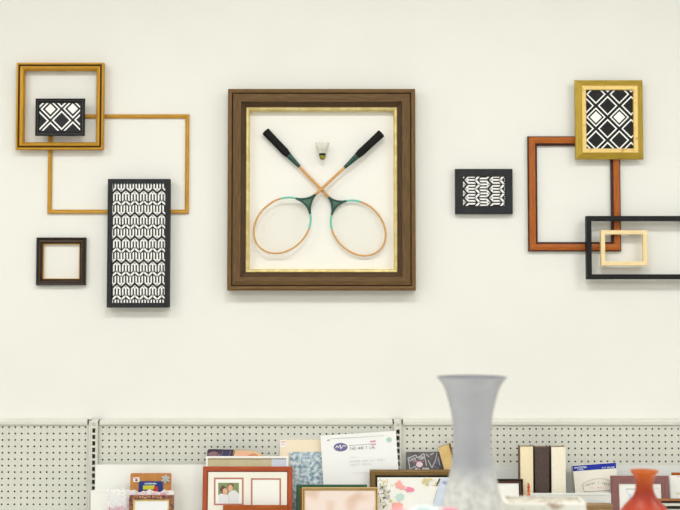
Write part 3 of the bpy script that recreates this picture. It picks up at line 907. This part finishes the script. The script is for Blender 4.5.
# --- blue topped carton
def carton(A_):
    tl, tr, bl_, br_ = (572.7, 465.9), (615.9, 462.6), (573.0, 471.3), (616.2, 468.2)
    A_.add([tl, tr, br_, bl_], K_blue)
    A_.glyphs(574.2, 467.9, 586.8, 467.0, 1.5, K_pale, (7,), 0.5)
    A_.glyphs(577, 469.6, 584, 469.2, 1.3, K_pale, (4,), 0.4)
    A_.glyphs(601.5, 467.9, 614.3, 467.0, 1.0, K_pale, (4, 6), 0.4)
    A_.line((582.6, 484), (584.2, 491.6), 0.45, K_dgrey); A_.line((584.2, 491.6), (612, 490.2), 0.45, K_dgrey)
    prev = None
    for k in range(13):
        u = k/12; p = (582.8+31*u, 483.6-4.2*math.sin(math.pi*u)-2.0*u)
        if prev: A_.line(prev, p, 0.45, K_grey)
        prev = p
    for k in range(12):
        u = (k+0.5)/12; x = 585+25*u; y = 486.0-2.6*math.sin(math.pi*u)-1.2*u
        if k in (5, 7): continue
        A_.line((x-0.5, y+0.9), (x-0.3, y-0.9), 0.4, K_dgrey); A_.line((x-0.3, y-0.9), (x+0.6, y-0.7), 0.4, K_dgrey)
        if k % 2: A_.line((x+0.5, y+0.9), (x+0.6, y-0.8), 0.4, K_dgrey)
    A_.glyphs(590, 488.0, 604, 487.2, 0.9, K_pink, (3, 5), 0.3)
M_cart = mat('cream_carton', (246, 240, 228), 0.6)
sheet('paper_carton', 'cream carton with a bright blue top band, right of the three albums', ((572.7, 465.9), (615.9, 462.6)), 4.335, 0.03, [M_cart], 'carton', carton)

# --- white tray and wooden box below
pl = Pl((W(571, 500, 4.22).x, 4.22, SHELF_Z))
t = thing('white_tray', 'low white box tray in front of the albums and blue-topped carton', 'tray', pl)
x0, x1 = pl.q(531, 498)[0], pl.q(611.2, 498)[0]; z1 = pl.q(560, 494)[1]
M_tray = mat('white_tray_plastic', (232, 235, 231), 0.4)
b = MB(); b.frame(x0, x1, 0, z1, [(0, 0.025), (0, 0.001), (0.001, 0), (0.003, 0), (0.003, 0.025)], 0)
b.box(x0+0.003, x1-0.003, 0.002, 0.005, 0.003, z1-0.003); b.build('tray_body', M_tray, t)
pl = Pl((W(598, 500, 4.14).x, 4.14, SHELF_Z))
x0, x1 = pl.q(565, 505)[0], pl.q(612.5, 505)[0]; z1 = pl.q(590, 505.2)[1]
t = thing('wooden_box', 'tan wooden box at the bottom edge, left of the orange vase', 'box', pl)
b = MB(); b.box(x0, x1, 0, 0.05, 0, z1-0.012); b.build('box_body', wood('tan_wood', (176, 146, 104), (150, 120, 80)), t)
b = MB(); b.box(x0-0.002, x1+0.002, -0.002, 0.052, z1-0.011, z1); b.build('lid', wood('tan_wood_lid', (160, 128, 86), (138, 108, 70)), t)

# --- red twisted ornament
M_redg = mat('red_glass', (196, 48, 26), 0.15, c2=(232, 110, 60), scale=90)
pl = Pl((W(528.6, 500, 4.16).x, 4.16, SHELF_Z))
b = MB()
zt = pl.q(528.6, 483.4)[1]
n = 60
for s_ in range(2):
    b.tube([(0.0026*math.cos(u*40+s_*math.pi), 0.0026*math.sin(u*40+s_*math.pi), 0.006+(zt-0.006)*u) for u in [k/n for k in range(n+1)]], 0.0042, 8, rfun=lambda q_: 0.0046*(1-0.45*q_))
b.lathe([(0.0001, 0.006), (0.018, 0.006), (0.02, 0.004), (0.02, 0.0), (0.0001, 0.0)], 0, 0, 20)
o = b.build('twisted_ornament', M_redg); o.location = pl.O
tag(o, 'thin twisted red glass ornament in front of the cream-spined album', 'ornament')

# --- mauve frame
M_mauve = wood('mauve_stained_wood', (150, 106, 104), (126, 84, 84), 0.45, 0.15)
t, pl, R, b, rc, nm, im = framed('picture_frame', 'mauve-brown frame with white mat and blue sketch, behind the orange vase', (611.6, 475.8, 669.4, 0), 4.300, 0, 0.016,
    [(0, 0.002), (0.4, 0.0), (7.4, 0.001), (7.8, 0.004)], [M_mauve], 0, None)
A_ = Art(pl, b, rc, M_white)
prev = None
for k in range(9):
    p = (627+k*0.9-(k % 3), 489+k*2.0)
    if prev: A_.line(prev, p, 0.7, K_pale)
    prev = p
A_.line((626, 489), (637, 489), 0.5, K_dgrey); A_.line((655, 488), (659, 488.4), 0.5, K_grey)
A_.add(blob(632, 505, 3, 3), K_coral); A_.add(blob(630, 497, 1.6, 4), K_pale)
b.build('print', A_.mats, t)

# --- white card and frames at the right edge
def card(A_):
    for k in range(5): A_.line((676+k*0.8, 493+random.uniform(-2, 2)), (678+k*0.8, 494+random.uniform(-2, 2)), 0.6, random.choice([K_grey, K_leaf]))
    A_.line((676.5, 477), (680, 476.6), 0.6, K_pink)
sheet('greeting_card', 'white card with a faint printed motif at the right edge, beside the mauve frame', ((669.8, 475.4), (704, 475.4)), 4.322, 0.003, [M_white], 'card', card)
t, pl, R, b, rc, nm, im = framed('picture_frame', 'brown wooden frame at the right edge showing only its top above the white card', (672.8, 472.6, 712, 0), 4.345, 0, 0.012,
    [(0, 0.002), (0.4, 0), (3.4, 0.0), (3.6, 0.003)], [M_cherry], 0, None)
b.build('print', M_white, t)
M_tanfr = wood('tan_frame_wood', (176, 124, 82), (150, 100, 62))
t, pl, R, b, rc, nm, im = framed('picture_frame', 'tan frame with a black inner line at the lower right edge, below the white card', (652, 498.6, 716, 0), 4.245, 0, 0.014,
    [(0, 0.002), (0.4, 0), (2.4, 0.0), (2.6, 0.002), (4.2, 0.003)], [M_tanfr, M_black], [0, 0, 0, 1, 1, 1], None)
b.build('print', M_ivory, t)
t, pl, R, b, rc, nm, im = framed('picture_frame', 'black frame at the lower right corner in front of the tan frame', (655, 506.2, 718, 0), 4.215, 0, 0.014,
    [(0, 0.002), (0.4, 0), (2.4, 0.0), (2.6, 0.002)], [M_black], 0, None)
b.build('print', M_ivory, t)

# --- left group: white box, tan card, ribbon, ornate frame, plastic bag
pl = Pl((W(110, 500, 4.31).x, 4.31, SHELF_Z))
t = thing('white_carton', 'plain white carton at the left end, below the long white board', 'carton', pl)
x0, x1 = pl.q(90.8, 500)[0], pl.q(129, 500)[0]; z1 = pl.q(100, 491.4)[1]
b = MB(); b.box(x0, x1, 0, 0.035, 0, z1-0.0015); b.build('carton_body', M_white, t)
b = MB(); b.box(x0-0.001, x1+0.001, -0.001, 0.036, z1-0.0014, z1); b.build('flap', M_white, t)

M_tan = mat('tan_caramel_card', (196, 134, 70), 0.5, c2=(186, 122, 58), scale=30)
pl = shelf_pl(130, 171, 4.325)
t = thing('framed_card', 'caramel card frame with silver star and blue picture, on the left shelf', 'picture frame', pl)
x0, x1, _, z1 = full(pl, (130.1, 473.2, 170.9, 0))
r_ = 0.006
poly = [(x0, 0), (x1, 0)] + [(x1-r_+r_*math.cos(a), z1-r_+r_*math.sin(a)) for a in [k*math.pi/10 for k in range(6)]] + [(x0+r_-r_*math.sin(a), z1-r_+r_*math.cos(a)) for a in [k*math.pi/10 for k in range(6)]]
b = MB(); b.prism(poly, 0, 0.010); b.build('card_frame', M_tan, t)
b = MB(); A_ = Art(pl, b, -0.0005, K_navy)
A_.add([(138.6, 483), (140.2, 481.2), (161, 481.2), (163, 483), (163, 500), (138.6, 500)], K_navy)
A_.glyphs(144.5, 483.6, 156.5, 483.6, 1.3, K_pale, (9,), 0.5)
A_.add([(143, 485.6), (154.4, 485.2), (154.4, 489.2), (143, 489.6)], K_yel); A_.add([(154.6, 486), (158, 486.4), (158.4, 494), (152, 494)], K_red)
A_.add([(143, 490), (152, 489.6), (152, 500), (143, 500)], M_black)
b.build('picture', A_.mats, t)
b = MB(); b.prism([pl.q(x, y, -0.001) for x, y in ((133, 477.6), (139.4, 477.0), (139.6, 481.6), (133.4, 482))], -0.002, 0.0, 0)
A_ = Art(pl, b, -0.002, M_white); A_.line((133.8, 478.6), (138.8, 478.2), 0.9, K_pink); A_.add(blob(136.4, 480.2, 1.5, 1.0), K_ink)
b.build('price_tag', A_.mats, t)
M_star = mat('silver_star', (214, 220, 222), 0.35, 0.3)
b = MB(); pts = []
for k in range(12):
    rr = 4.9 if k % 2 == 0 else 2.6
    a = math.pi*k/6+0.1
    pts.append(pl.q(165.6+rr*math.sin(a), 479.0-rr*math.cos(a), -0.003))
b.prism(pts, -0.004, 0.0); star = b.build('star', [M_star], t)
b = MB(); pts = []
for k in range(12):
    rr = 3.4 if k % 2 == 0 else 1.9
    a = math.pi*k/6+0.1
    pts.append(pl.q(165.6+rr*math.sin(a), 479.0-rr*math.cos(a), -0.005))
b.prism(pts, -0.0055, -0.004); b.build('star_centre', [mat('star_blue_grey', (190, 200, 206), 0.3, 0.4)], star)

M_copper = mat('copper_mosaic', (176, 112, 78), 0.3, 0.3, (96, 74, 84), 95, lo=0.46, hi=0.56, detail=2)
M_coppergold = mat('pink_gold_beads', (232, 190, 150), 0.3, 0.2, (176, 104, 76), 170, lo=0.45, hi=0.6)
t, pl, R, b, rc, nm, im = framed('picture_frame', 'small ornate copper mosaic frame with blank paper, in front of the caramel card', (128.6, 495.2, 173.4, 0), 4.262, 0, 0.016,
    [(0, 0.004), (0.8, 0.0), (4.4, 0.001), (5.0, 0.004), (6.1, 0.006)], [M_copper, M_coppergold, M_fillet], [0, 0, 0, 2, 2], None)
b.build('print', mat('pearl_paper', (240, 240, 242), 0.5), t)
b = MB()
for k in range(11):
    x, y = 140+k*2.1+random.uniform(-.5, .5), 497.6+random.uniform(-1, .8)
    c_ = pl.q(x, y, -0.001); rr = random.uniform(0.0022, 0.004)
    b.lathe([(0.0001, rr), (rr*.7, rr*.7), (rr, 0), (rr*.7, -rr*.7), (0.0001, -rr)], c_[0], -0.001, 8)
    for q_ in range(len(b.v)-40, len(b.v)): b.v[q_] = (b.v[q_][0], b.v[q_][1], b.v[q_][2]+c_[1])
b.build('bead_crest', M_coppergold, t)

M_lace = mat('pastel_lace', (246, 240, 240), 0.7, c2=(232, 170, 196), scale=60, lo=0.5, hi=0.72)
pl = Pl((W(150, 500, 4.292).x, 4.292, SHELF_Z))
b = MB()
n = 60; x0 = pl.q(127.5, 493)[0]; x1 = pl.q(174, 493)[0]; zt = pl.q(150, 491)[1]
rows = 6
idx = {}
vs = []
for i in range(n+1):
    for j in range(rows+1):
        u = i/n
        z = zt*(j/rows) + (0.004*math.sin(u*17)+0.002*math.sin(u*41+1))*(j/rows)
        y = 0.006*math.sin(u*30+j*0.7) + 0.006
        vs.append((x0+(x1-x0)*u, y*0.8, z))
for i in range(n):
    for j in range(rows):
        a = i*(rows+1)+j
        b.face([vs[a], vs[a+rows+1], vs[a+rows+2], vs[a+1]], 0, None, True)
o = b.build('lace_ribbon', M_lace); o.location = pl.O
tag(o, 'white and pink ruffled lace ribbon between the caramel card and ornate copper frame', 'ribbon')

M_film = mat('clear_film', (244, 244, 248), 0.12, c2=(250, 250, 252), scale=30, alpha=0.38, bump=0.6)
M_pinkt = mat('pink_tissue', (226, 130, 168), 0.6, c2=(246, 214, 226), scale=50)
pl = Pl((W(117, 500, 4.25).x, 4.25, SHELF_Z))
t = thing('cellophane_bag', 'crinkled clear cellophane bag with pink tissue, left of the ornate copper frame', 'bag', pl)
x0, x1 = pl.q(107, 500)[0], pl.q(127, 500)[0]; zt = pl.q(117, 490)[1]
b = MB(); n, m_ = 22, 22
vs = []
for i in range(n):
    a = 2*math.pi*i/n
    for j in range(m_+1):
        v = j/m_
        rx = (x1-x0)/2*(1-0.15*v+0.1*math.sin(a*5+v*9)*v); ry = 0.02*(1-0.7*v)
        vs.append((rx*math.cos(a)+random.uniform(-.002, .002), ry*math.sin(a)+random.uniform(-.002, .002), zt*v+(0.006*math.sin(a*3)+random.uniform(-.003, .003))*v))
for i in range(n):
    for j in range(m_):
        a = i*(m_+1)+j; c_ = ((i+1) % n)*(m_+1)+j
        b.face([vs[a], vs[c_], vs[c_+1], vs[a+1]])
b.build('film', M_film, t)
b = MB(); vs = []
zp = pl.q(117, 507)[1]
for i in range(17):
    for j in range(6):
        vs.append(((x0-x1)/2*0.85+(x1-x0)*0.85*i/16, random.uniform(-.008, .008), (zp+(0.010*i/16)+random.uniform(-.004, .004))*(j/5)))
for i in range(16):
    for j in range(5):
        a = i*6+j; b.face([vs[a], vs[a+6], vs[a+7], vs[a+1]])
b.build('pink_tissue', M_pinkt, t)

# ------------------------------------------------------------------ foreground counter and what stands on it
CT = 1.19
pl = Pl((0, 1.8, 0))
t = thing('display_counter', 'white display counter in the foreground, below the bottom of the photo', 'counter', pl)
b = MB(); b.box(-1.1, 1.1, -0.55, 0.55, CT-0.03, CT); b.build('counter_top', M_white, t)
b = MB(); b.box(-1.05, 1.05, -0.5, 0.5, 0.0, CT-0.031); b.build('cabinet_body', M_metal, t)

def fg(px_, Y):
    O = W(px_, 500, Y); return Pl((O.x, Y, CT))
# grey vase
Y = 2.0; s = Y/FPX
pl = fg(472.6, Y)
zz = lambda py: pl.q(472.6, py)[1]
prof_px = [(377.0, 35.4), (378.3, 34.0), (381, 31.4), (385, 28.7), (391, 26.2), (400, 23.6), (410, 21.2), (420, 19.7), (432, 18.9), (445, 18.9), (456, 19.6), (466, 21.0), (476, 23.2), (488, 26.2), (500, 29.0), (512, 31.2), (524, 31.5), (536, 29.0), (546, 25.0)]
t = thing('vase', 'tall flared silver-grey vase in the foreground, out of focus', 'vase', pl)
outer = [(r*s, zz(y)) for y, r in prof_px]
zb = outer[-1][1]
outer = [(r, max(z, 0.0)) for r, z in outer]
outer = [p for p in outer if p[1] > 0.004]
outer += [(outer[-1][0]*0.97, 0.002), (outer[-1][0]*0.9, 0.0), (0.0005, 0.0)]
inner = [(max(r-0.0025, 0.0004), z) for r, z in outer[:-3]]
inner = [(inner[0][0], inner[0][1]+0.0005)] + inner[1:]
inner[-1] = (inner[-1][0], 0.006); inner.append((0.0005, 0.006))
M_vase = mat('grey_to_pearl_glaze', (158, 159, 164), 0.42, 0.15, (164, 165, 170), 14)
nt = M_vase.node_tree; bs = nt.nodes['Principled BSDF']
tc = nt.nodes.new('ShaderNodeTexCoord'); sx = nt.nodes.new('ShaderNodeSeparateXYZ'); mr = nt.nodes.new('ShaderNodeMapRange')
mr.inputs['From Min'].default_value = zz(462); mr.inputs['From Max'].default_value = zz(486)
n2 = nt.nodes.new('ShaderNodeTexNoise'); n2.inputs['Scale'].default_value = 60
r2 = nt.nodes.new('ShaderNodeValToRGB'); r2.color_ramp.elements[0].position = 0.4; r2.color_ramp.elements[1].position = 0.62
r2.color_ramp.elements[0].color = lin((208, 208, 204)); r2.color_ramp.elements[1].color = lin((184, 184, 180))
mx = nt.nodes.new('ShaderNodeMix'); mx.data_type = 'RGBA'
src = bs.inputs['Base Color'].links[0].from_socket
nt.links.new(tc.outputs['Object'], sx.inputs[0]); nt.links.new(tc.outputs['Object'], n2.inputs[0]); nt.links.new(n2.outputs[0], r2.inputs[0])
nt.links.new(sx.outputs['Z'], mr.inputs['Value']); nt.links.new(mr.outputs[0], mx.inputs[0])
nt.links.new(src, mx.inputs[6]); nt.links.new(r2.outputs[0], mx.inputs[7]); nt.links.new(mx.outputs[2], bs.inputs['Base Color'])
zband = zz(474)
def dent(r, z, a):
    # small dent pressed into the flare, facing the viewer
    d = math.exp(-(((a-4.75)/0.30)**2+((z-zz(387))/0.012)**2))
    return r-0.004*d, z
up = [p for p in outer if p[1] >= zband]; lo_ = [p for p in outer if p[1] < zband]
# finer rows near the rim
fine = []
for (r0, z0), (r1, z1) in zip(up, up[1:]):
    for k in range(3): fine.append((r0+(r1-r0)*k/3, z0+(z1-z0)*k/3))
fine.append(up[-1])
b = MB(); b.lathe([(inner[0][0], inner[0][1]), (fine[0][0], fine[0][1])] + fine[1:] + lo_, 0, 0, 72, fn=dent)
b.build('vase_body', M_vase, t)
b = MB(); b.lathe(list(reversed(inner)), 0, 0, 72, fn=dent); b.build('vase_interior', mat('dark_grey_interior', (112, 113, 118), 0.6), t)

# orange vase
Y = 2.2; s = Y/FPX
pl = fg(644.6, Y)
zz = lambda py: pl.q(644.6, py)[1]
pp = [(470.6, 14.0), (471.6, 13.6), (473.5, 12.0), (476, 10.4), (479, 9.2), (484, 8.5), (489, 8.8), (493, 9.8), (497, 12.0), (501, 15.4), (505, 19.2), (509, 22.2), (516, 26.5), (524, 28.4), (533, 27.0), (541, 22.0)]
outer = [(r*s, zz(y)) for y, r in pp if zz(y) > 0.004]
outer += [(outer[-1][0]*0.85, 0.001), (0.0005, 0.0)]
inner = [(max(r-0.0022, 0.0004), z) for r, z in outer[:-2]] + [(0.0005, 0.006)]
M_or = bpy.data.materials.new('orange_red_glass'); M_or.use_nodes = True
nt = M_or.node_tree; bs = nt.nodes['Principled BSDF']
tc = nt.nodes.new('ShaderNodeTexCoord'); sx = nt.nodes.new('ShaderNodeSeparateXYZ'); rp = nt.nodes.new('ShaderNodeValToRGB'); mr = nt.nodes.new('ShaderNodeMapRange')
mr.inputs['From Min'].default_value = zz(512); mr.inputs['From Max'].default_value = zz(470)
nt.links.new(tc.outputs['Object'], sx.inputs[0]); nt.links.new(sx.outputs['Z'], mr.inputs['Value']); nt.links.new(mr.outputs[0], rp.inputs[0]); nt.links.new(rp.outputs[0], bs.inputs['Base Color'])
rp.color_ramp.elements[0].position = 0.0; rp.color_ramp.elements[0].color = lin((180, 62, 32))
rp.color_ramp.elements[1].position = 1.0; rp.color_ramp.elements[1].color = lin((176, 84, 14))
e = rp.color_ramp.elements.new(0.45); e.color = lin((150, 40, 18))
bs.inputs['Roughness'].default_value = 0.4; bs.inputs['Specular IOR Level'].default_value = 0.3; bs.inputs['Subsurface Weight'].default_value = 0.15
b = MB(); b.lathe(list(reversed(inner))+outer, 0, 0, 64)
o = b.build('vase', M_or); o.location = pl.O
tag(o, 'small orange-red glass vase with a flared neck, in front of the mauve frame', 'vase')

# white crackled planter
Y = 2.12
pl = fg(543.5, Y)
x0, x1 = pl.q(503.5, 505)[0], pl.q(584.5, 505)[0]; z1 = pl.q(543, 500.4)[1]
M_stone = mat('white_stone_glaze', (214, 212, 202), 0.5, c2=(158, 136, 116), scale=34, lo=0.54, hi=0.66, detail=3)
t = thing('planter', 'low white stone-look planter with brown flecks, right of the grey vase', 'planter', pl)
D = 0.05
b = MB()
def rr(x0, x1, y0, y1, r, z, n=5):
    out = []
    for cx, cy, a0 in ((x1-r, y1-r, 0), (x0+r, y1-r, 1), (x0+r, y0+r, 2), (x1-r, y0+r, 3)):
        for k in range(n+1):
            a = (a0+k/n)*math.pi/2; out.append((cx+r*math.cos(a), cy+r*math.sin(a), z))
    return out
rings = [rr(x0+0.012, x1-0.012, -0.03+0.012, 0.05-0.012, 0.012, 0), rr(x0+0.004, x1-0.004, -0.03+.004, 0.05-.004, 0.014, 0.02), rr(x0, x1, -0.03, 0.05, 0.015, z1*0.75), rr(x0, x1, -0.03, 0.05, 0.015, z1-0.003),
         rr(x0+.002, x1-.002, -0.028, 0.048, 0.013, z1), rr(x0+.007, x1-.007, -0.023, 0.043, 0.01, z1), rr(x0+.009, x1-.009, -0.021, 0.041, 0.01, z1-0.015)]
for ra, rb in zip(rings, rings[1:]):
    n = len(ra)
    for k in range(n):
        l = (k+1) % n; b.face([ra[k], ra[l], rb[l], rb[k]], 0, None, False)
b.face(rings[0][::-1])
b.build('planter_body', M_stone, t)
b = MB(); b.face(rr(x0+.009, x1-.009, -0.021, 0.041, 0.01, z1-0.003)); b.build('gravel', mat('pale_gravel', (206, 202, 190), 0.9, c2=(160, 146, 124), scale=80), t)

# silk flower bouquet in a small pot
Y = 1.5
pl = fg(420, Y)
t = thing('flower_bouquet', 'blurred pink and mint silk flowers in a pot, at the foot of the grey vase', 'flowers', pl)
M_pk = mat('hot_pink_petal', (238, 84, 140), 0.7, c2=(248, 150, 180), scale=60)
M_pk2 = mat('coral_pink_petal', (244, 150, 166), 0.7, c2=(250, 190, 200), scale=60)
M_mint = mat('mint_petal', (214, 232, 230), 0.8, c2=(226, 238, 236), scale=60)
M_stem = mat('green_stem', (96, 140, 84), 0.6)
M_pot = mat('white_pot', (236, 234, 228), 0.4)
b = MB(); b.lathe([(0.0005, 0.0), (0.026, 0.0), (0.030, 0.002), (0.038, 0.055), (0.040, 0.06), (0.037, 0.06), (0.033, 0.05), (0.0005, 0.048)], 0, 0, 32); b.build('pot', M_pot, t)
def flower(px_, py_, rad, m, dy=0.0):
    x, z = pl.q(px_, py_, dy)
    z -= rad*0.35
    b = MB(); b.tube([(x*0.15, dy*0.2, 0.05), (x*0.5, dy*0.6, 0.05+(z-0.05)*0.55), (x, dy, z)], 0.0012, 6); stem = b.build('stem', M_stem, t)
    b = MB()
    for layer, (np_, tilt, sc_) in enumerate(((8, 0.35, 1.0), (7, 0.8, 0.75), (5, 1.2, 0.5))):
        for k in range(np_):
            a = 2*math.pi*(k+0.5*layer)/np_
            R_ = rad*sc_
            d = Vector((math.cos(a)*math.cos(tilt), math.sin(a)*math.cos(tilt), math.sin(tilt)))
            sd = Vector((-math.sin(a), math.cos(a), 0))
            up_ = d.cross(sd)
            c0 = Vector((x, dy, z))
            prev = None
            for u in (0.0, 0.3, 0.65, 0.9, 1.0):
                wd = rad*0.42*sc_*math.sin(math.pi*(0.12+0.83*u))
                ctr = c0+d*R_*u-up_*0.15*R_*u*u
                cur = (ctr-sd*wd, ctr+up_*(-wd*0.25), ctr+sd*wd)
                if prev:
                    b.face([prev[0], prev[1], cur[1], cur[0]], 0, None, True); b.face([prev[1], prev[2], cur[2], cur[1]], 0, None, True)
                prev = cur
    b.build('blossom', m, stem)
flower(400, 511, 0.022, M_pk2, 0.0)
flower(424, 509, 0.024, M_mint, -0.02)
flower(413, 513, 0.020, M_mint, 0.02)
flower(436, 510, 0.020, M_mint, 0.01)
flower(450, 511, 0.020, M_pk, -0.01)
